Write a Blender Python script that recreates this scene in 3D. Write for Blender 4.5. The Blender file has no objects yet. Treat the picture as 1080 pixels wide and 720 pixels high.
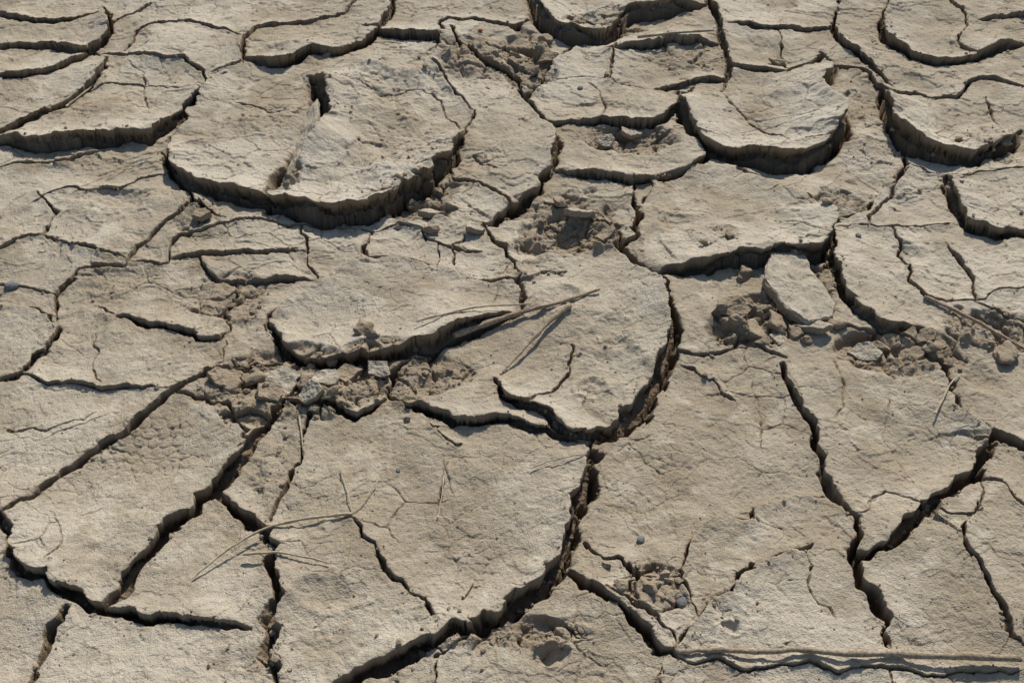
import bpy, math, numpy as np
from mathutils import Vector
rng=np.random.RandomState(7)
# ------------------------------------------------------------------ survey
H=1.5; PITCH=math.radians(41); F=1255.0
cp,sp=math.cos(PITCH),math.sin(PITCH)
def P(px,py):
    a=(px-540)/F; b=(360-py)/F
    dx,dy,dz=a, cp+b*sp, -sp+b*cp
    t=H/-dz
    return np.array([dx*t,dy*t])
def mpp(x,y): return (y*cp+H*sp)/F
# ------------------------------------------------------------------ noise
TAB=rng.rand(512,512).astype(np.float32)
def vn(x,y,s,seed=0):
    x=x/s+seed*17.37+1000; y=y/s+seed*31.91+1000
    xi=np.floor(x).astype(np.int32); yi=np.floor(y).astype(np.int32)
    fx=(x-xi).astype(np.float32); fy=(y-yi).astype(np.float32)
    fx=fx*fx*(3-2*fx); fy=fy*fy*(3-2*fy)
    x0=xi&511; x1=(xi+1)&511; y0=yi&511; y1=(yi+1)&511
    a=TAB[y0,x0]*(1-fx)+TAB[y0,x1]*fx
    b=TAB[y1,x0]*(1-fx)+TAB[y1,x1]*fx
    return (a*(1-fy)+b*fy)*2-1
def fbm(x,y,s,o=3,seed=0,g=0.5):
    r=0;a=1;t=0
    for i in range(o):
        c,sn=math.cos(i*0.9+seed),math.sin(i*0.9+seed)
        r=r+a*vn(x*c-y*sn,x*sn+y*c,s/(2.03**i),seed*7+i); t+=a; a*=g
    return r/t
def sstep(a,b,x):
    t=np.clip((x-a)/(b-a),0,1); return t*t*(3-2*t)
def voro(x,y,s,seed):
    x=x/s;y=y/s
    xi=np.floor(x).astype(np.int32); yi=np.floor(y).astype(np.int32)
    f1=np.full(x.shape,9.,np.float32); f2=f1.copy(); cid=np.zeros(x.shape,np.float32); ex=cid.copy(); ey=cid.copy()
    for j in(-1,0,1):
        for i in(-1,0,1):
            cx=xi+i; cy=yi+j
            jx=TAB[(cy+seed*13)&511,(cx+seed*7)&511]; jy=TAB[(cy+seed*29+100)&511,(cx+seed*3+50)&511]
            ax=x-cx-jx; ay=y-cy-jy
            d=np.hypot(ax,ay).astype(np.float32)
            m=d<f1
            f2=np.where(m,f1,np.minimum(f2,d)); cid=np.where(m,jx,cid); ex=np.where(m,ax,ex); ey=np.where(m,ay,ey); f1=np.where(m,d,f1)
    return (f2-f1)*s*0.6,cid,ex*s,ey*s
# ------------------------------------------------------------------ grid
yy=[.866]
while yy[-1]<3.62: yy.append(yy[-1]+.00066+.00064*yy[-1])
yd=np.array(yy)
dn=yd[1]-yd[0]; df=yd[-1]-yd[-2]
def grow(start,step,lim,k):
    o=[];v=start
    while v<lim:
        step*=k; v+=step; o.append(v)
    return np.array(o)
near=-(grow(-yd[0],dn,400,1.07))[::-1]
far=grow(yd[-1],df,600,1.06)
Y=np.concatenate([near,yd,far])
ud=np.linspace(-1,1,1300); du=ud[1]-ud[0]
uo=grow(1,du,80,1.055)
U=np.concatenate([-uo[::-1],ud,uo])
W=0.42+0.40*np.abs(Y)
NX,NY=len(U),len(Y)
X2=(W[:,None]*U[None,:]).astype(np.float32)
Y2=np.repeat(Y[:,None],NX,1).astype(np.float32)
dep=Y2*cp+H*sp
inside=sstep(0.0,0.06,np.minimum.reduce([dep*540/F+0.05-np.abs(X2), Y2-0.9, 3.38-Y2]))
local=sstep(9,4,np.hypot(X2,Y2-2))
upper=sstep(1.7,2.4,Y2)
vA,cA,_,_=voro(X2+.01*fbm(X2,Y2,.05,2,61),Y2+.01*fbm(X2,Y2,.05,2,62),0.030,11)
WX=X2+0.008*fbm(X2,Y2,0.06,2,1)+0.0040*fbm(X2,Y2,0.016,2,2)
WY=Y2+0.008*fbm(X2,Y2,0.06,2,3)+0.0040*fbm(X2,Y2,0.016,2,4)
# ------------------------------------------------------------------ cracks (width, lift cm, survey points; raised side on the left of travel)
C=[
(13,1.2,[(-10,525),(12,560),(18,590),(35,608),(70,625),(110,643),(160,655),(215,656),(268,664)]),
(8,0.6,[(0,548),(30,525),(70,495),(130,455),(185,413),(238,385)]),
(16,0.9,[(110,638),(150,595),(190,550),(225,515),(255,480),(290,440),(302,422)]),
(5,0.3,[(185,415),(215,420),(240,432),(255,455),(262,472)]),
(15,0.8,[(225,512),(255,540),(275,555),(285,580),(288,620),(285,670),(292,740)]),
(7,0.5,[(318,430),(323,470),(312,500),(292,540),(280,556)]),
(14,0.5,[(72,640),(50,675),(25,735)]),
(4,0.6,[(15,388),(50,400),(100,405),(150,405),(188,410)]),
(6,-0.9,[(-10,325),(30,322),(52,332),(58,350),(40,372),(15,392),(-10,405)]),
(4,0.3,[(58,335),(55,310),(80,285),(130,275),(150,250),(185,225),(202,205)]),
(7,1.0,[(120,330),(160,340),(190,348),(225,360),(240,352)]),
(4,0.3,[(240,352),(235,330),(252,295)]),
(2.5,0,[(100,315),(125,330)]),(2.5,0,[(102,345),(95,380),(107,405)]),
(4,0.3,[(238,360),(226,385),(205,400),(188,412)]),
(4,0.4,[(135,272),(175,272),(180,250),(210,240),(260,228),(320,232),(392,238)]),
(5,0.6,[(175,270),(210,264),(250,262),(322,260)]),
(4,0.4,[(318,230),(322,258),(332,287)]),
(5,0.8,[(210,265),(225,285),(250,292),(290,290),(332,288)]),
(4,0.2,[(392,238),(385,255),(392,268)]),
(6,-0.6,[(392,266),(430,272),(470,285),(520,297),(545,298),(550,332)]),
(12,2.6,[(283,335),(290,352),(310,370),(340,378),(380,376),(420,374),(460,366),(495,350),(550,332)]),
(6,-1.2,[(283,335),(310,310),(350,290),(394,266)]),
(2,0,[(528,300),(517,325)]),(2,0,[(60,540),(63,580),(50,600)]),(2,0,[(0,445),(50,450),(100,432)]),
(14,4.2,[(182,145),(176,175),(200,195),(230,206),(270,209),(300,219),(350,228),(400,221),(430,202),(455,190),(475,167),(492,140)]),
(7,-1.5,[(182,147),(200,125),(215,95),(240,80)]),
(24,4.2,[(326,84),(342,105),(337,130),(322,160),(304,182),(284,208)]),
(2,0,[(245,110),(300,125),(333,112)]),(2,0,[(350,90),(400,100),(450,95),(488,140)]),
(10,2.8,[(-10,148),(30,160),(70,161),(100,156),(130,150),(160,149),(185,130),(205,112),(219,92)]),
(4,-0.5,[(219,92),(208,74),(180,65),(130,58),(100,52)]),
(6,1.5,[(-10,148),(40,125),(75,105),(105,80),(112,60)]),
(2.5,0.2,[(80,98),(130,85),(180,95),(215,97)]),(2,0,[(132,60),(150,85),(155,120)]),
(8,1.8,[(-10,52),(50,50),(98,52),(116,22),(108,5)]),
(5,1.2,[(-10,88),(40,80),(98,54)]),(5,1.1,[(-10,14),(40,25),(100,12)]),
(5,0.8,[(260,70),(258,45),(280,30),(330,20),(360,10),(382,-8)]),
(8,2.2,[(258,66),(300,70),(330,60),(370,55),(400,30),(412,-8)]),
(8,2.4,[(380,28),(420,38),(462,42),(456,68),(430,80),(390,74),(350,84),(330,90)]),
(5,0.9,[(462,42),(465,25),(500,20),(540,28),(560,15)]),
(6,1.0,[(170,160),(185,185),(205,215),(235,226)]),
(4,0.5,[(-10,180),(60,175),(110,160)]),(3,0.3,[(30,218),(60,205),(110,200),(172,184)]),
(3.5,0.4,[(-10,272),(40,250),(80,260),(132,272)]),(3,0.3,[(-10,300),(30,300),(56,308)]),
(3,.2,[(40,205),(55,225),(45,250)]),(4,.5,[(130,55),(150,30),(200,25),(258,45)]),(3,.3,[(118,25),(160,5)]),(3,0.2,[(225,80),(260,68)]),
(19,-1.8,[(650,258),(680,283),(700,308),(709,340),(706,370),(692,400),(680,425),(655,450),(630,466)]),
(20,-1.6,[(626,460),(620,490),(616,520),(610,550),(600,585),(580,612),(555,636),(520,656),(480,667),(440,682),(400,702),(345,730)]),
(9,1.5,[(405,405),(430,430),(460,440),(500,445),(550,449),(590,458),(622,468)]),
(11,2.3,[(520,402),(532,422),(562,430),(590,450),(615,462),(650,448)]),
(4,0.4,[(548,430),(582,413),(606,380),(600,362)]),
(12,0.8,[(598,600),(622,622),(650,640),(690,680),(712,697)]),
(4,0.3,[(455,664),(460,700),(450,740)]),(6,0.6,[(455,690),(500,670),(530,650)]),
(4.5,0.4,[(370,550),(395,580),(415,610),(440,625),(467,658)]),
(3.5,0.2,[(455,448),(470,460),(487,471)]),(2,0,[(462,535),(466,510),(472,490)]),
(9,-1.6,[(560,108),(580,135),(588,155),(580,180),(560,205),(530,225),(505,236)]),
(4,0.4,[(500,118),(485,150),(480,185),(512,196),(540,215)]),
(2.5,0,[(500,160),(530,180),(545,165)]),
(5,0.3,[(507,230),(525,252),(547,275),(548,298)]),(4,0.3,[(392,240),(430,236),(465,252),(510,262)]),
(2.5,.2,[(465,252),(462,283)]),(2.5,.1,[(490,240),(480,262),(488,288)]),
(7,1.6,[(553,100),(575,125),(610,131),(650,129),(690,131),(715,115),(732,93)]),
(8,1.8,[(580,178),(630,186),(680,189),(722,181),(744,163),(740,145),(714,128)]),
(2,0,[(620,85),(640,105),(632,128)]),(2,0,[(560,95),(600,80),(650,85),(690,95)]),
(7,-0.8,[(667,186),(671,230),(664,255),(653,264)]),
(5,0.5,[(575,210),(620,225),(650,243),(660,262)]),
(11,3.8,[(698,292),(730,287),(780,277),(820,276),(850,270),(871,262),(878,235),(869,213)]),
(5,-0.8,[(678,210),(700,183),(740,175),(782,180),(810,197),(840,206),(872,214)]),
(7,0.6,[(700,290),(712,330),(714,366)]),(5,0.5,[(712,366),(740,371),(790,364),(828,378)]),
(11,2.2,[(886,228),(876,268),(885,300),(902,332),(930,350),(978,357)]),
(7,1.0,[(778,180),(800,190)]),
(7,1.4,[(955,160),(955,180),(930,203),(905,225),(884,236)]),(3,-.3,[(785,178),(840,155),(900,148),(955,160)]),
(13,4.0,[(714,95),(720,125),(745,155),(780,169),(820,176),(860,166),(886,145),(889,125),(870,100),(880,75),(868,58)]),
(2.5,0,[(765,100),(790,130),(830,150)]),
(12,3.9,[(928,92),(933,120),(950,150),(985,166),(1020,166),(1050,160),(1080,135)]),
(5,0.8,[(868,60),(910,75),(930,93),(960,96),(1010,100),(1032,80),(1090,96)]),
(6,1.4,[(890,-10),(880,30),(905,58),(940,90)]),
(7,2.1,[(942,-10),(930,30),(950,50),(990,66),(1030,60),(1090,44)]),
(4,0.6,[(1000,-10),(1020,20),(1012,45),(1030,60)]),(5,0.8,[(1030,20),(1090,12)]),(3,.2,[(1040,100),(1055,130),(1090,140)]),
(11,2.7,[(1000,182),(1005,210),(1020,235),(1050,246),(1090,252)]),(3,.3,[(955,175),(1000,182),(1090,178)]),
(4,0.4,[(958,180),(930,215),(918,242)]),(3,.2,[(885,240),(950,240),(1020,235)]),
(5,0.5,[(942,240),(955,270),(960,300),(980,320),(1005,322)]),
(5,0.5,[(998,258),(1020,290),(1032,322)]),(3,.2,[(1005,322),(1040,318),(1090,300)]),(3,.2,[(1032,322),(1090,345)]),
(10,0.8,[(826,383),(835,410),(856,440),(865,480),(870,505),(890,530),(905,545)]),
(11,0.7,[(905,545),(900,580),(905,610),(925,640),(937,680)]),
(10,-1.1,[(990,378),(1003,405),(1012,430),(1042,455),(1046,470)]),
(13,-1.1,[(1046,466),(1030,495),(1005,510),(985,530),(965,547),(940,575),(902,590)]),
(11,0.6,[(1042,455),(1062,458),(1090,474)]),(4,.4,[(870,342),(930,352),(990,380)]),
(5,0.9,[(868,520),(830,525),(800,540),(780,550),(762,540),(745,555),(720,590),(714,612)]),
(6,0.5,[(617,572),(650,590),(672,606),(665,628)]),(3,.2,[(672,606),(714,610),(735,650)]),(4,.3,[(640,622),(690,650),(712,690)]),
(7,0.9,[(857,574),(820,590),(790,605),(770,625),(735,655),(714,684)]),
(6,0.5,[(1028,530),(1020,565),(1035,600),(1060,640),(1070,672),(1090,685)]),
(3,.3,[(985,530),(1010,542),(1030,538),(1040,498),(1090,545)]),
(4,0.3,[(718,383),(750,400),(775,421)]),(2,0,[(793,400),(800,440),(806,480)]),(2,0,[(880,380),(890,420),(882,440)]),
(2,0,[(940,420),(935,460),(960,500)]),(2,0,[(850,585),(857,620),(882,652)]),(2.5,0,[(905,545),(935,520),(975,540)]),
(4,0.4,[(712,697),(760,704),(830,699),(900,701),(1000,704),(1090,700)]),(4,.3,[(700,697),(690,740)]),(3,.2,[(940,706),(950,740)]),
(14,3.4,[(556,-12),(578,28),(600,36),(640,40),(662,20),(700,15),(745,10)]),
(8,1.3,[(608,38),(590,60),(570,85),(555,102)]),
(8,1.0,[(742,-10),(762,40),(768,80),(762,95)]),(6,1.,[(764,72),(830,78),(870,60)]),
(7,1.6,[(640,52),(700,49),(755,46)]),(5,.9,[(690,95),(740,86),(768,80)]),(5,.9,[(762,30),(820,35),(885,28)]),(3,.3,[(820,35),(830,76)]),
(6,1.1,[(475,30),(500,60),(545,80),(555,100)]),(3,.2,[(456,68),(500,118)]),(4,.4,[(650,45),(640,85)]),
(6,.9,[(302,422),(340,430),(380,440),(412,418)]),(4,.4,[(238,385),(270,380),(300,376)]),
(5,.8,[(413,412),(416,392),(440,378),(480,362)]),
]
INF=0.20
n=X2.shape
dmin=np.full(n,9.,np.float32); crk=np.zeros(n,np.float32); lift=np.zeros(n,np.float32); low=np.zeros(n,np.float32)
OX=np.zeros(n,np.float32); OY=np.zeros(n,np.float32); OM=np.zeros(n,np.float32)
wmod=(1+0.65*fbm(X2,Y2,0.06,3,9))
fill=(.50+.50*sstep(-.35,.25,fbm(X2,Y2,.16,3,95))).astype(np.float32)   # washed-in soil makes stretches shallower
chip=0.0018*fbm(X2,Y2,0.018,2,10)+0.0068*(cA-.5)*sstep(-.4,.3,fbm(X2,Y2,.12,2,63))
def cr(pts,k=3):
    p=np.array(pts); q=np.vstack([2*p[0]-p[1],p,2*p[-1]-p[-2]]); o=[]
    for i in range(1,len(q)-2):
        for j in range(k):
            t=j/k
            o.append(0.5*((2*q[i])+(-q[i-1]+q[i+1])*t+(2*q[i-1]-5*q[i]+4*q[i+1]-q[i+2])*t*t+(-q[i-1]+3*q[i]-3*q[i+1]+q[i+2])*t**3))
    o.append(q[-2]); return np.array(o)
for ci,(w,lf,pts) in enumerate(C):
    p=cr([P(a,b) for a,b in pts]) if len(pts)>2 else np.array([P(a,b) for a,b in pts])
    p[1:-1]+=rng.randn(len(p)-2,2)*0.0045 if len(p)>2 else 0
    wm=w*np.mean([mpp(*q) for q in p])
    L=np.concatenate([[0],np.cumsum(np.hypot(*np.diff(p,axis=0).T))])
    r=INF if lf!=0 else 0.06
    y0,y1=p[:,1].min()-r,p[:,1].max()+r
    a=np.searchsorted(Y,y0); b=np.searchsorted(Y,y1)
    wmn=W[a:b].min(); wmx=W[a:b].max()
    x0,x1=p[:,0].min()-r,p[:,0].max()+r
    c=np.searchsorted(U,x0/(wmn if x0<0 else wmx)); d=np.searchsorted(U,x1/(wmx if x1<0 else wmn))
    sx=WX[a:b,c:d]; sy=WY[a:b,c:d]
    D=np.full(sx.shape,1e3,np.float32); S=np.zeros_like(D); T=np.zeros_like(D); QX=np.zeros_like(D); QY=np.zeros_like(D)
    for i in range(len(p)-1):
        e=p[i+1]-p[i]; l2=e@e
        if l2<1e-10: continue
        ay0,ay1=min(p[i,1],p[i+1,1])-r,max(p[i,1],p[i+1,1])+r
        ra=max(np.searchsorted(Y,ay0),a)-a; rb=min(np.searchsorted(Y,ay1),b)-a
        if rb<=ra: continue
        e0,e1=np.float32(e[0]),np.float32(e[1])
        vx=sx[ra:rb]-np.float32(p[i,0]); vy=sy[ra:rb]-np.float32(p[i,1])
        t=np.clip((vx*e0+vy*e1)/np.float32(l2),0,1)
        rx=vx-t*e0; ry=vy-t*e1
        dd=np.hypot(rx,ry); m=dd<D[ra:rb]
        D[ra:rb]=np.where(m,dd,D[ra:rb])
        S[ra:rb]=np.where(m,np.sign(e0*vy-e1*vx),S[ra:rb])
        T[ra:rb]=np.where(m,(L[i]+t*math.sqrt(l2))/L[-1],T[ra:rb])
        QX[ra:rb]=np.where(m,-rx/(dd+1e-6),QX[ra:rb]); QY[ra:rb]=np.where(m,-ry/(dd+1e-6),QY[ra:rb])
    endt=np.clip(np.minimum(T,1-T)/0.15,0,1)
    hw=wm*0.5*(0.35+0.65*np.sqrt(endt))*wmod[a:b,c:d]+chip[a:b,c:d]*min(1,w/6)
    edge=D-hw
    depth=min(0.046,max(0.005,wm*3.2))
    s=S*(np.sign(lf) if lf!=0 else 1)
    wall=np.where(s>0,0.0022+0.10*wm,0.0018+0.36*wm)
    k=np.clip(-edge/wall,0,1)
    crk[a:b,c:d]=np.maximum(crk[a:b,c:d],k*depth*(0.75+0.25*np.sqrt(endt))*fill[a:b,c:d])
    if w>=3: dmin[a:b,c:d]=np.minimum(dmin[a:b,c:d],np.maximum(edge,0)*(1 if w>4 else 2))
    if lf!=0:
        tp=np.sqrt(np.clip(np.minimum(T,1-T)/0.22,0,1)); tp=tp*tp*(3-2*tp)
        A=abs(lf)*0.01; An=A*(1+.45*vn(T*L[-1],T*0+ci,.12,71))
        edgep=np.maximum(edge,0)
        fall=0.026+A*1.2
        f=An*(0.80*np.exp(-(edgep/fall))+0.20*np.exp(-(edgep/.10)**2))*tp*np.clip((INF-0.01-D)/0.08,0,1)
        lift[a:b,c:d]=np.maximum(lift[a:b,c:d],np.where(s>0,f,0))
        g=0.35*A*np.exp(-edgep/0.03)*tp
        low[a:b,c:d]=np.maximum(low[a:b,c:d],np.where(s<=0,g,0))
        o=np.where(s>0,min(.014,.36*A+.0015)*np.exp(-edgep/.02)*tp*np.clip(1-1.2*k,0,1)*(1+.5*vn(T*L[-1],T*0+ci,.035,72)),0)
        m=o>OM[a:b,c:d]
        OM[a:b,c:d]=np.where(m,o,OM[a:b,c:d]); OX[a:b,c:d]=np.where(m,o*QX,OX[a:b,c:d]); OY[a:b,c:d]=np.where(m,o*QY,OY[a:b,c:d])
        if A>.008:
            ui=np.where((s>0)&(k>.45),.010*sstep(.4,1,k)*tp*np.exp(-np.maximum(-edge-wall,0)/.004),0)
            m=(ui>0)&(ui>OM[a:b,c:d])
            OX[a:b,c:d]=np.where(m,-ui*QX,OX[a:b,c:d]); OY[a:b,c:d]=np.where(m,-ui*QY,OY[a:b,c:d])
v1,c1,_,_=voro(WX*0.9+0.03*fbm(X2,Y2,.15,3,5),WY*1.15+0.03*fbm(X2,Y2,.15,3,6),0.095,3)
mk=sstep(0.14,0.5,fbm(X2,Y2,0.16,2,12)+.12*upper)
k=np.clip(1-(v1)/(0.0009+0.0011*wmod),0,1)*mk*local
micro=0.0045*k
v3,c3,_,_=voro(WX+0.02*fbm(X2,Y2,.08,3,7),WY+0.02*fbm(X2,Y2,.08,3,8),0.045,9)
micro=np.maximum(micro,.0022*np.clip(1-v3/(.0008+.0006*wmod),0,1)*sstep(.15,.45,fbm(X2,Y2,.13,2,13))*local)
v2,c2,_,_=voro(WX+0.03*fbm(X2,Y2,.2,2,15),WY+0.03*fbm(X2,Y2,.2,2,16),0.24,5)
hw2=0.008*wmod+chip
out=(1-inside)*local
crk=np.maximum(crk,np.clip((hw2-v2)/0.003,0,1)*0.035*out)
lift=np.maximum(lift,(0.004+0.012*c2)*np.exp(-v2/0.04)*out)
dmin=np.where(out>0.5,np.minimum(dmin,np.maximum(v2-hw2,0)),dmin)
R=[(325,405,110,36,1.0),(390,374,32,12,.9),(600,233,66,36,.9),(665,147,50,15,.8),(800,340,56,30,1.0),(955,372,66,24,1.0),(455,214,42,24,.8),
(560,285,40,20,.45),(290,500,26,36,.45),(690,620,38,35,.7),(560,60,28,34,.8),(640,27,50,14,.6),(885,215,28,18,.7),(1040,350,50,28,.8),(620,380,50,30,.3),
(1045,150,30,22,.55),(560,670,100,18,.6),(720,60,50,20,.5),(120,290,50,30,.4),(230,305,50,30,.5),(300,190,18,14,.9),(455,395,40,24,.6),(750,255,40,16,.35),
(210,225,28,18,.55),(500,60,36,24,.5),(850,300,30,36,.7),(90,172,80,8,.45),(780,640,40,24,.35)]
rough=np.zeros(n,np.float32)
wq=.5*fbm(X2,Y2,.07,3,64)
for px,py,rx,ry,s in R:
    c0=P(px,py); ax=rx*mpp(*c0); ay=abs(P(px,py-ry)[1]-P(px,py+ry)[1])/2
    q=np.sqrt(((X2-c0[0])/ax)**2+((Y2-c0[1])/ay)**2)+wq
    rough=np.maximum(rough,s*sstep(1.25,.65,q))
rough=np.clip(rough+(0.26+.14*upper)*sstep(0.13,0.5,fbm(X2,Y2,.3,3,33)),0,1)
base=0.012*fbm(X2,Y2,0.7,2,20)+0.014*fbm(X2,Y2,0.19,2,21)+(.0034+.0036*upper)*fbm(X2,Y2,.07,3,34)
lumps=fbm(X2,Y2,0.045,3,22)
fine=0.0018*fbm(X2,Y2,0.024,3,23)+0.0008*fbm(X2,Y2,0.006,2,24)
billow=np.abs(fbm(X2,Y2,0.035,4,25,0.6))
vB,cB,bx,by=voro(WX+.012*fbm(X2,Y2,.04,2,65),WY+.012*fbm(X2,Y2,.04,2,66),0.070,21)
vC,cC,cx_,cy_=voro(WX,WY,0.025,22)
tB=(cB*7.3)%1
frag=0.024*(cB-.5)+ .45*(bx*(tB-.5)+by*((tB*5.1)%1-.5)) - .008*np.exp(-vB/.0025)
frag2=.009*(cC-.5)+.38*(cx_*((cC*9.7)%1-.5)+cy_*((cC*3.7)%1-.5)) - .004*np.exp(-vC/.0015)
rr=sstep(.25,.8,rough)
Zr=rough*(0.010*lumps+0.010*(billow-0.25)+0.003*fbm(X2,Y2,.009,2,26))+rr*(frag+frag2*sstep(-.1,.35,fbm(X2,Y2,.06,2,67))-.005)
curl=0.0065*np.exp(-dmin/0.016)
edgeround=-0.0026*np.exp(-dmin/0.0035)*(1+fbm(X2,Y2,.02,2,68))
pit=-0.0016*sstep(0.45,0.8,fbm(X2,Y2,0.012,2,27))
tn=fbm(X2+.022*(cA-.5),Y2+.022*((cA*13.7)%1-.5),0.14,3,28)
tm=.55+.55*upper
terr=(-0.0028*sstep(-0.01,0.01,tn-0.13)-0.0025*sstep(-.008,.008,tn-.30)+0.0022*sstep(-.008,.008,-tn-.26))*tm
Z=base+lift-low+curl+edgeround+fine+pit+terr+Zr-micro
wp=fbm(X2,Y2,.03,3,96)
def dent(px,py,rx,ry,dz,rim=0.3):
    c0=P(px,py); ax=rx*mpp(*c0); ay=abs(P(px,py-ry)[1]-P(px,py+ry)[1])/2
    m=(np.abs(Y-c0[1])<ay*2.6).nonzero()[0]; sl=slice(m[0],m[-1]+1)
    q=np.sqrt(((WX[sl]-c0[0])/ax)**2+((WY[sl]-c0[1])/ay)**2)+.5*wq[sl]+.45*wp[sl]
    Z[sl]=Z[sl]-dz*sstep(1.15,0.35,q)+dz*rim*np.exp(-((q-1.25)/0.3)**2)*(.6+wp[sl])
for a in [(586,694,13,9,.012),(771,663,9,6,.008),(623,410,12,8,.007,.7),(655,385,30,22,.005,.8),(345,630,28,16,.005,.6),(460,405,22,14,.008,.6),(600,240,45,20,.012,.4),(670,147,40,13,.012,.4),
 (450,218,30,14,.010,.5),(560,262,18,10,.010,.6),(715,235,18,9,.005,.6),(430,95,40,20,.007,.7),(120,210,36,14,.007,.7),(80,340,30,16,.005,.7),(500,60,24,10,.008,.6),(820,110,30,12,.005,.5),
 (960,270,16,12,.006,.6),(300,60,30,8,.006,.6),(920,190,18,9,.005,.6),(710,510,24,30,.003,.6),(940,460,20,30,.003,.6),(1040,400,22,14,.005,.6),(60,110,26,9,.005,.6),(640,350,24,16,.005,.8),(590,320,20,12,.005,.7)]: dent(*a)
def tread(px,py,rx,ry,ang,amp=.0018,s=.021,lug=0):
    global Z
    c0=P(px,py); ax=rx*mpp(*c0); ay=abs(P(px,py-ry)[1]-P(px,py+ry)[1])/2
    ca,sa=math.cos(ang),math.sin(ang)
    xx=(WX-c0[0]);yy=(WY-c0[1]); a=xx*ca+yy*sa; b=-xx*sa+yy*ca
    q=np.sqrt((a/ax)**2+(b/ay)**2)+.35*wq
    if lug: k=2.2*np.cos(2*np.pi*(a+.25*np.abs(b))/s)
    else: k=np.cos(2*np.pi*a/s)+np.cos(2*np.pi*(a*0.5+b*.866)/s)+np.cos(2*np.pi*(-a*.5+b*.866)/s)
    Z=Z+amp*(sstep(-1.2,-0.4,k)-.6)*sstep(1.1,.7,q)*sstep(-.45,.15,fbm(X2,Y2,.05,2,41))
tread(150,470,58,36,.5,.0022); tread(388,98,40,18,.2,.0042,.026); tread(725,232,30,16,1.2,.002,.024,1); tread(70,255,34,14,.4,.003,.026,1); tread(1010,300,30,16,.8,.002,.024,1); tread(60,120,34,10,.3,.003,.026,1)
incr=np.clip(crk/0.02,0,1)
Z=Z-crk+0.010*fbm(X2,Y2,0.02,3,30)*incr
Z=(Z*sstep(400,8,np.hypot(X2,Y2))).astype(np.float32)
GX=X2+OX+local*.0012*fbm(X2,Y2,.012,2,80); GY=Y2+OY+local*.0012*fbm(X2,Y2,.012,2,81)
def gz(x,y):
    j=int(np.clip(np.searchsorted(Y,y),1,NY-2)); i=int(np.clip(np.searchsorted(U,x/W[j]),1,NX-2))
    return float(Z[j,i])
def grid_mesh(name,X,Yv,Zv):
    ny,nx=X.shape; me=bpy.data.meshes.new(name)
    co=np.stack([X,Yv,Zv],-1).reshape(-1,3).astype(np.float32)
    idx=np.arange(ny*nx,dtype=np.int32).reshape(ny,nx)
    f=np.stack([idx[:-1,:-1],idx[:-1,1:],idx[1:,1:],idx[1:,:-1]],-1).reshape(-1)
    nf=len(f)//4
    me.vertices.add(len(co)); me.vertices.foreach_set("co",co.ravel())
    me.loops.add(len(f)); me.loops.foreach_set("vertex_index",f)
    me.polygons.add(nf); me.polygons.foreach_set("loop_start",np.arange(0,nf*4,4,dtype=np.int32))
    me.polygons.foreach_set("use_smooth",np.ones(nf,bool))
    me.update(calc_edges=True)
    ob=bpy.data.objects.new(name,me); bpy.context.collection.objects.link(ob); return ob
g=grid_mesh("cracked_mud_ground",GX,GY,Z)
def attr(n_,arr):
    a=g.data.attributes.new(n_,'FLOAT','POINT'); a.data.foreach_set("value",np.ascontiguousarray(arr,np.float32).ravel())
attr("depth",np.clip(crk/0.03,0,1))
def L3(a): return np.array(a,np.float32)
def lerp(c,t,col): t=t[...,None]; return c*(1-t)+L3(col)*t
col=np.broadcast_to(L3((.385,.328,.238)),n+(3,)).copy()
col=lerp(col,sstep(-.25,.3,fbm(X2,Y2,.35,3,90)),(.495,.440,.342))
col=lerp(col,.6*sstep(.05,.4,fbm(X2,Y2,.09,4,91,.6)),(.300,.243,.165))
col=lerp(col,.5*sstep(.05,.45,fbm(X2,Y2,.035,4,92,.6)),(.57,.512,.405))
col=lerp(col,.35*sstep(-.015,.015,tn-0.13),(.34,.285,.205))
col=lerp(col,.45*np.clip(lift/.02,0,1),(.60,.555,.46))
col=lerp(col,.65*rr,(.275,.217,.147))
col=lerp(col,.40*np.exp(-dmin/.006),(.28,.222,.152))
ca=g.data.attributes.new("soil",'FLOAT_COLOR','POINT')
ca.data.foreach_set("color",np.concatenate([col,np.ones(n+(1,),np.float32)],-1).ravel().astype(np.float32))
# ------------------------------------------------------------------ materials
def mk_mat(name,rough=0.95):
    m=bpy.data.materials.new(name); m.use_nodes=True; nt=m.node_tree; b=nt.nodes['Principled BSDF']
    b.inputs['Roughness'].default_value=rough; b.inputs['Specular IOR Level'].default_value=0.12
    return m,nt,b
def node(nt,t,**k):
    x=nt.nodes.new(t)
    for a,v in k.items(): setattr(x,a,v)
    return x
def noise(nt,co,scale,detail=4,r=.55):
    x=node(nt,'ShaderNodeTexNoise'); x.inputs['Scale'].default_value=scale; x.inputs['Detail'].default_value=detail
    x.inputs['Roughness'].default_value=r; nt.links.new(co,x.inputs['Vector']); return x.outputs['Fac']
def ramp(nt,fac,a,b,ca=(0,0,0,1),cb=(1,1,1,1)):
    x=node(nt,'ShaderNodeValToRGB'); e=x.color_ramp.elements; e[0].position=a;e[1].position=b;e[0].color=ca;e[1].color=cb
    nt.links.new(fac,x.inputs[0]); return x.outputs[0]
def mix(nt,f,a,b,mode='MIX'):
    x=node(nt,'ShaderNodeMix',data_type='RGBA',blend_type=mode)
    for v,s in((f,0),(a,6),(b,7)):
        if isinstance(v,(int,float,tuple)): x.inputs[s].default_value=v
        else: nt.links.new(v,x.inputs[s])
    return x.outputs[2]
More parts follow.
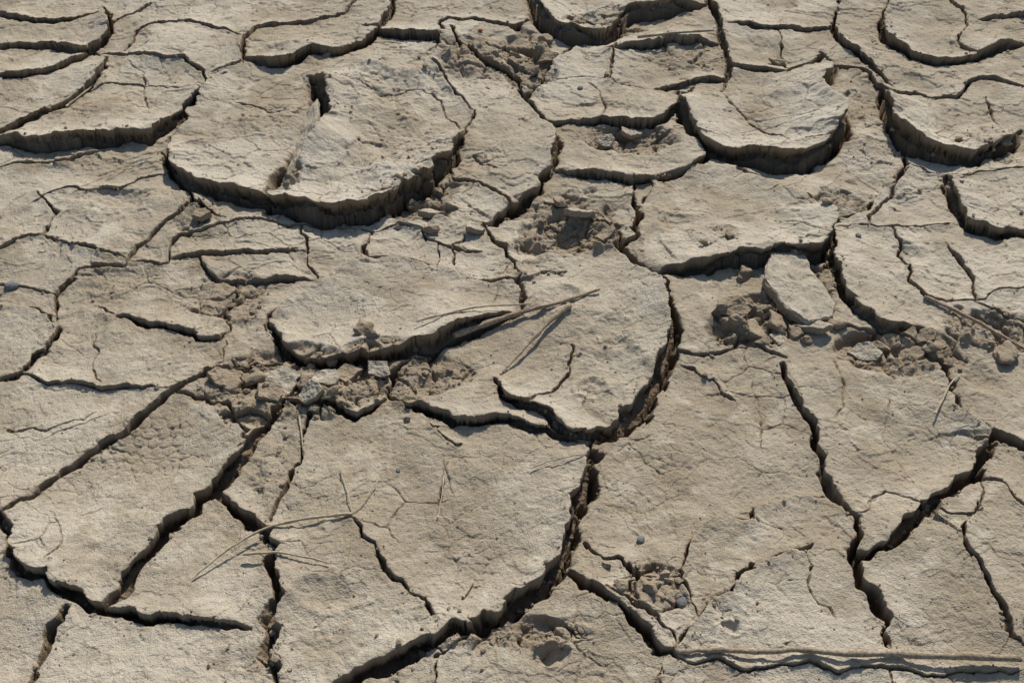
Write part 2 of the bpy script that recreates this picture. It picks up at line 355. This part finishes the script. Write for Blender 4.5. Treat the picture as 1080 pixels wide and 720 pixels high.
def math_(nt,op,a,b=0.0,clamp=False):
    x=node(nt,'ShaderNodeMath',operation=op,use_clamp=clamp)
    for v,s in((a,0),(b,1)):
        if isinstance(v,(int,float)): x.inputs[s].default_value=v
        else: nt.links.new(v,x.inputs[s])
    return x.outputs[0]
def mud(name,is_ground=False,basecol=None):
    m,nt,b=mk_mat(name)
    geo=node(nt,'ShaderNodeNewGeometry'); co=geo.outputs['Position']
    grain=noise(nt,co,380,2,.7)
    if is_ground:
        x=node(nt,'ShaderNodeAttribute',attribute_name="soil"); c=x.outputs['Color']
    else:
        c=ramp(nt,noise(nt,co,30,3,.6),.35,.65,(*basecol,1),tuple(v*1.35 for v in basecol)+(1,))
    c=mix(nt,1.0,c,ramp(nt,grain,.32,.70,(.77,.755,.74,1),(1.14,1.14,1.14,1)),'MULTIPLY')
    mid=noise(nt,co,95,3,.65)
    c=mix(nt,math_(nt,'MULTIPLY',ramp(nt,mid,.59,.71),.42),c,(.21,.165,.112,1))
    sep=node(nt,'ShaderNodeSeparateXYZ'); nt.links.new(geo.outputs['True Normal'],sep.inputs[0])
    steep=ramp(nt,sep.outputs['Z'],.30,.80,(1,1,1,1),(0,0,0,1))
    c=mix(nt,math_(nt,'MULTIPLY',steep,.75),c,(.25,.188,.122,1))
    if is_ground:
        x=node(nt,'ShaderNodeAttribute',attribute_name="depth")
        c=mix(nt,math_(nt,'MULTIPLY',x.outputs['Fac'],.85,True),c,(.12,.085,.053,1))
    nt.links.new(c,b.inputs['Base Color'])
    h=math_(nt,'ADD',math_(nt,'MULTIPLY',grain,.0014),math_(nt,'MULTIPLY',mid,.0036))
    bp=node(nt,'ShaderNodeBump'); bp.inputs['Strength'].default_value=.95; bp.inputs['Distance'].default_value=1.0
    nt.links.new(h,bp.inputs['Height']); nt.links.new(bp.outputs[0],b.inputs['Normal'])
    return m
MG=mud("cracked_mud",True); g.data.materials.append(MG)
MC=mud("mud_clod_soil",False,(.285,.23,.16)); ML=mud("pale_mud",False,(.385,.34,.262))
def simple(name,c1,c2,scale,rough=.8):
    m,nt,b=mk_mat(name,rough)
    geo=node(nt,'ShaderNodeNewGeometry'); f=noise(nt,geo.outputs['Position'],scale,3,.65)
    nt.links.new(ramp(nt,f,.35,.65,(*c1,1),(*c2,1)),b.inputs['Base Color'])
    bp=node(nt,'ShaderNodeBump'); bp.inputs['Strength'].default_value=.5; bp.inputs['Distance'].default_value=.001
    nt.links.new(f,bp.inputs['Height']); nt.links.new(bp.outputs[0],b.inputs['Normal']); return m
MT=simple("dry_twig_bark",(.20,.15,.10),(.42,.34,.24),220)
MS=simple("dry_straw",(.34,.27,.17),(.52,.44,.31),150)
MP=simple("grey_stone",(.12,.12,.115),(.26,.26,.25),200)
MO=simple("orange_leaf",(.32,.10,.03),(.45,.17,.06),200)
# ------------------------------------------------------------------ objects
import bmesh
from mathutils import noise as mn
def clod(name,px,py,size,mat,flat=.6,seed=0,amp=.5,sub=4,sx=1,sy=1,rot=0,sink=.3):
    bm=bmesh.new(); bmesh.ops.create_icosphere(bm,subdivisions=sub,radius=1)
    o=Vector((seed*3.1,seed*1.7,seed*.9))
    r2=np.random.RandomState(seed+5); pl=[(Vector(v/np.linalg.norm(v)),r2.uniform(.5,.8)) for v in r2.randn(10,3)]
    for v in bm.verts:
        p=v.co.copy()
        if amp>.2:
            for nn,dd in pl:
                t=p.dot(nn)
                if t>dd: p-=nn*(t-dd)*.95
        d=1+amp*.55*mn.fractal(p*1.3+o,0.9,2.2,5)+amp*.25*abs(mn.noise(p*5+o))
        v.co=p*d; v.co.x*=size*sx; v.co.y*=size*sy; v.co.z*=size*flat
    me=bpy.data.meshes.new(name); bm.to_mesh(me); bm.free()
    for p in me.polygons: p.use_smooth=True
    me.materials.append(mat); ob=bpy.data.objects.new(name,me); bpy.context.collection.objects.link(ob)
    w=P(px,py); ob.location=(w[0],w[1],gz(*w)+size*flat*(1-2*sink)); ob.rotation_euler=(0,0,rot); return ob
for i,(px,py,s,fl) in enumerate([(785,288,.022,.6),(797,350,.028,.6),(818,345,.024,.7),(838,352,.018,.7),(775,345,.016,.7),(385,350,.020,.7),(392,362,.014,.7),
    (963,378,.026,.8),(948,385,.016,.7),(985,370,.020,.6),(1060,375,.032,.5),(1030,352,.014,.6),(270,395,.026,.6),(300,385,.018,.6),(245,408,.018,.5),(325,400,.022,.5),(350,425,.016,.6),
    (400,400,.014,.6),(455,240,.018,.7),(560,240,.018,.6),(590,215,.020,.6),(645,235,.016,.6),(540,50,.020,.8),(575,40,.022,.8),(565,75,.016,.8),(548,66,.012,.8),
    (770,258,.014,.8),(742,265,.010,.7),(685,625,.014,.6),(655,625,.012,.6),(820,68,.019,.8),(1060,150,.020,.6),(1010,150,.012,.7),(640,80,.01,.7),(905,215,.014,.6),(610,30,.02,.7),(880,345,.016,.6),(930,365,.02,.6),
    (345,60,.012,.7),(470,205,.012,.7),(700,610,.010,.7),(640,600,.008,.7),(805,362,.014,.7),(760,330,.012,.7),(850,362,.012,.7),(1000,382,.012,.7),(430,445,.008,.7),(870,225,.014,.7)]):
    clod("mud_clod",px,py,s,MC,fl,seed=i+1,sx=1+.4*rng.rand(),sy=.7+.3*rng.rand(),rot=rng.rand()*6)
for i,(px,py,s) in enumerate([(676,567,.0065),(720,633,.010),(12,300,.012),(905,250,.006),(420,497,.004),(612,93,.007)]):
    clod("pebble",px,py,s,MP,.6,seed=50+i,amp=.12,sub=3,sx=1.2,rot=rng.rand()*3,sink=.2)
clod("fallen_leaf",507,34,.010,MO,.35,seed=90,amp=.3,sub=3,sx=.7,rot=1.0,sink=0)
def slab(name,poly,th,lift_z,tx,ty,mat,seed,world=False):
    q0=np.array(poly) if world else np.array([P(a,b) for a,b in poly]); c=q0.mean(0); q0=q0-c; q=[]; R0=np.hypot(*q0.T).max()
    for i in range(len(q0)):
        a,b_=q0[i],q0[(i+1)%len(q0)]
        for j in range(14):
            t=j/14; pt=a+(b_-a)*t; v=Vector((pt[0]*1.6/R0+seed,pt[1]*1.6/R0,seed))
            q.append(pt*(1+.12*mn.fractal(v,.8,2.2,5)))
    n_ring=len(q); V=[];Fc=[]
    prof=[(k/12*.975,.5) for k in range(13)]+[(1.0,.38),(1.01,.25),(1.0,.1),(.985,-.05),(.985,-.2),(.97,-.35),(.95,-.5),(.6,-.5),(0,-.5)]
    for s,zf in prof:
        for a in q:
            x,y=a*s; z=zf*th
            top=.005*mn.fractal(Vector((x/.04+seed,y/.04,seed)),.8,2.1,5)+.001*mn.noise(Vector((x/.006,y/.006,seed)))
            e=.05*mn.noise(Vector((a[0]/.012,a[1]/.012,z/.004+seed))) if (s>.94 and zf<.45) else 0
            V.append((x*(1+e),y*(1+e),z+top))
    for k in range(len(prof)-1):
        for i in range(n_ring):
            j=(i+1)%n_ring; Fc.append((k*n_ring+i,k*n_ring+j,(k+1)*n_ring+j,(k+1)*n_ring+i))
    me=bpy.data.meshes.new(name); me.from_pydata(V,[],Fc)
    bm=bmesh.new(); bm.from_mesh(me); bmesh.ops.remove_doubles(bm,verts=bm.verts,dist=1e-5); bmesh.ops.recalc_face_normals(bm,faces=bm.faces); bm.to_mesh(me); bm.free()
    me.materials.append(mat)
    ob=bpy.data.objects.new(name,me); bpy.context.collection.objects.link(ob)
    ob.location=(c[0],c[1],gz(*c)+lift_z); ob.rotation_euler=(tx,ty,0)
slab("mud_slab",[(812,278),(846,270),(856,292),(880,326),(876,340),(850,350),(822,330),(803,305)],.026,.020,-.02,.12,ML,3)
slab("mud_slab",[(322,124),(340,116),(340,142),(324,168),(307,186),(298,176)],.012,.024,.05,-.60,ML,5)
slab("mud_slab",[(268,396),(298,384),(318,392),(305,412),(275,414)],.012,.008,.15,-.1,ML,8)
r3=np.random.RandomState(12)
for i,(px,py,s) in enumerate([(240,400,.038),(345,405,.038),(330,425,.034),(365,395,.042),(610,225,.042),(575,250,.038),(640,250,.034),(665,140,.034),(640,152,.028),(775,330,.034),(858,352,.034),(915,372,.038),(975,362,.030),
    (455,222,.038),(545,55,.034),(580,62,.034),(625,28,.034),(665,622,.026),(540,665,.022),(490,672,.024),(1040,355,.034),(215,228,.028),(895,222,.03),(400,392,.032),(285,420,.03),(500,240,.03),(820,358,.03)]):
    m_=r3.randint(4,7); an=np.sort((np.arange(m_)+r3.uniform(-.3,.3,m_))/m_*2*np.pi)
    c0=P(px,py); poly=[(c0[0]+s*r3.uniform(.6,1.05)*math.cos(a),c0[1]+s*.8*r3.uniform(.6,1.05)*math.sin(a)) for a in an]
    slab("mud_fragment",poly,r3.uniform(.008,.014),.008,r3.uniform(-.45,.45),r3.uniform(-.45,.45),(ML,MC)[i%3==0],20+i,True)
def tube(name,pts,r0,r1,mat,lift_=.004,wob=.002,seg=8):
    p=cr([P(a,b) for a,b in pts],8); N=len(p); V=[];Fc=[]
    z=np.array([gz(*a) for a in p])
    k=max(3,N//3); zz=np.array([z[max(0,i-k):i+k+1].max() for i in range(N)]); zz=np.convolve(np.pad(zz,k,'edge'),np.ones(2*k+1)/(2*k+1),'valid')
    ox=np.convolve(rng.randn(N+4),np.ones(5)/5,'valid')*wob; oy=np.convolve(rng.randn(N+4),np.ones(5)/5,'valid')*wob
    for i in range(N):
        t=i/(N-1); r=r0+(r1-r0)*t; r*=1+.14*math.sin(i*1.1)+.1*rng.randn()*.5
        d=p[min(i+1,N-1)]-p[max(i-1,0)]; d=d/np.hypot(*d); nx,ny=-d[1],d[0]
        for s in range(seg):
            a=s/seg*2*math.pi
            V.append((p[i,0]+ox[i]+nx*r*math.cos(a),p[i,1]+oy[i]+ny*r*math.cos(a),zz[i]+lift_*.3+r*.6+r*math.sin(a)))
    for i in range(N-1):
        for s in range(seg):
            Fc.append((i*seg+s,i*seg+(s+1)%seg,(i+1)*seg+(s+1)%seg,(i+1)*seg+s))
    Fc.append(tuple(range(seg))); Fc.append(tuple(range((N-1)*seg,N*seg)))
    me=bpy.data.meshes.new(name); me.from_pydata(V,[],Fc)
    for f in me.polygons: f.use_smooth=True
    me.materials.append(mat); ob=bpy.data.objects.new(name,me); bpy.context.collection.objects.link(ob)
tube("dry_twig",[(478,357),(520,343),(560,333),(600,322),(632,311)],.0060,.0028,MT)
tube("dry_twig",[(440,352),(500,337),(560,330)],.0025,.0015,MS)
tube("dry_reed_leaf",[(528,396),(552,372),(575,350),(600,330)],.0015,.0060,MT)
tube("dry_grass_stem",[(205,612),(245,582),(285,562),(330,553),(372,548)],.0016,.0028,MS)
tube("dry_grass_stem",[(258,590),(300,592),(348,602)],.0024,.0014,MS)
tube("dry_grass_stem",[(290,560),(340,550),(375,545),(398,512)],.0012,.0009,MS)
tube("dry_grass_stem",[(360,500),(372,548)],.0010,.0010,MS)
tube("fallen_branch",[(715,692),(760,691),(830,689),(900,690),(980,693),(1078,696)],.0035,.0055,MT,lift_=0,wob=.005)
tube("dry_twig",[(972,320),(1010,336),(1045,352),(1085,372)],.004,.003,MT)
tube("dry_twig",[(672,50),(710,47),(752,44)],.004,.003,MT)
tube("dry_twig",[(985,440),(998,415),(1012,398)],.002,.0015,MS)
tube("dry_twig",[(70,112),(90,95),(110,72)],.003,.002,MT)
tube("dry_grass_stem",[(488,630),(500,612)],.0025,.002,MS)
tube("dry_twig",[(315,440),(320,480)],.0018,.0012,MS)
tube("dry_twig",[(560,498),(590,490),(618,487)],.0012,.001,MS)
tube("dry_grass_stem",[(462,545),(468,505)],.0010,.0008,MS)
bm=bmesh.new(); bmesh.ops.create_icosphere(bm,subdivisions=1,radius=1)
iv=np.array([v.co[:] for v in bm.verts]); ifc=np.array([[v.index for v in f.verts] for f in bm.faces]); bm.free()
V=[];Fc=[];cnt=0;tries=0
while cnt<8500 and tries<90000:
    tries+=1
    px,py=rng.uniform(-80,1160),rng.uniform(-60,760)
    w=P(px,py); j=int(np.clip(np.searchsorted(Y,w[1]),1,NY-2)); i=int(np.clip(np.searchsorted(U,w[0]/W[j]),1,NX-2))
    rg=rough[j,i]
    pr=.015+max(0,rg-.25)*1.4+.28*math.exp(-dmin[j,i]/.006)
    if rng.rand()>pr: continue
    s=min(.0009*(rng.pareto(1.7)+1),.0020+.0075*rg+(.003 if dmin[j,i]<.002 else 0))
    q=iv*(1+.25*rng.randn(len(iv),1))*np.array([1,.7+.4*rng.rand(),.5+.3*rng.rand()])*s
    a=rng.rand()*6.28; ca_,sa=math.cos(a),math.sin(a)
    q=np.stack([q[:,0]*ca_-q[:,1]*sa,q[:,0]*sa+q[:,1]*ca_,q[:,2]],-1)+np.array([w[0],w[1],Z[j,i]+s*.25])
    V.append(q);Fc.append(ifc+cnt*len(iv));cnt+=1
me=bpy.data.meshes.new("soil_crumbs"); me.from_pydata(np.vstack(V).tolist(),[],np.vstack(Fc).tolist()); me.materials.append(MC)
ob=bpy.data.objects.new("soil_crumbs",me); bpy.context.collection.objects.link(ob)
# ------------------------------------------------------------------ light
SE=math.radians(41); AZ=math.radians(16)
world=bpy.data.worlds.new("World"); bpy.context.scene.world=world; world.use_nodes=True
nt=world.node_tree; sk=nt.nodes.new('ShaderNodeTexSky'); sk.sky_type='NISHITA'; sk.sun_disc=False
sk.sun_elevation=SE; sk.sun_rotation=AZ
nt.links.new(sk.outputs[0],nt.nodes['Background'].inputs[0]); nt.nodes['Background'].inputs[1].default_value=.10
sd=bpy.data.lights.new("sun",'SUN'); sd.energy=4.4; sd.angle=math.radians(2.5); sd.color=(1,.94,.855)
so=bpy.data.objects.new("sun",sd); bpy.context.collection.objects.link(so)
dirv=Vector((math.sin(AZ)*math.cos(SE),math.cos(AZ)*math.cos(SE),math.sin(SE)))
so.rotation_euler=dirv.to_track_quat('Z','Y').to_euler(); so.location=dirv*10
cd=bpy.data.cameras.new("camera"); cd.sensor_width=36; cd.lens=36*F/1080; cd.clip_end=2000; cd.clip_start=.05
co=bpy.data.objects.new("camera",cd); bpy.context.collection.objects.link(co)
co.location=(0,0,H); co.rotation_euler=(math.pi/2-PITCH,0,0); bpy.context.scene.camera=co
sc=bpy.context.scene; sc.view_settings.view_transform='Standard'; sc.view_settings.look='None'; sc.view_settings.exposure=0
print("grid",NX,NY,"crumbs",cnt)
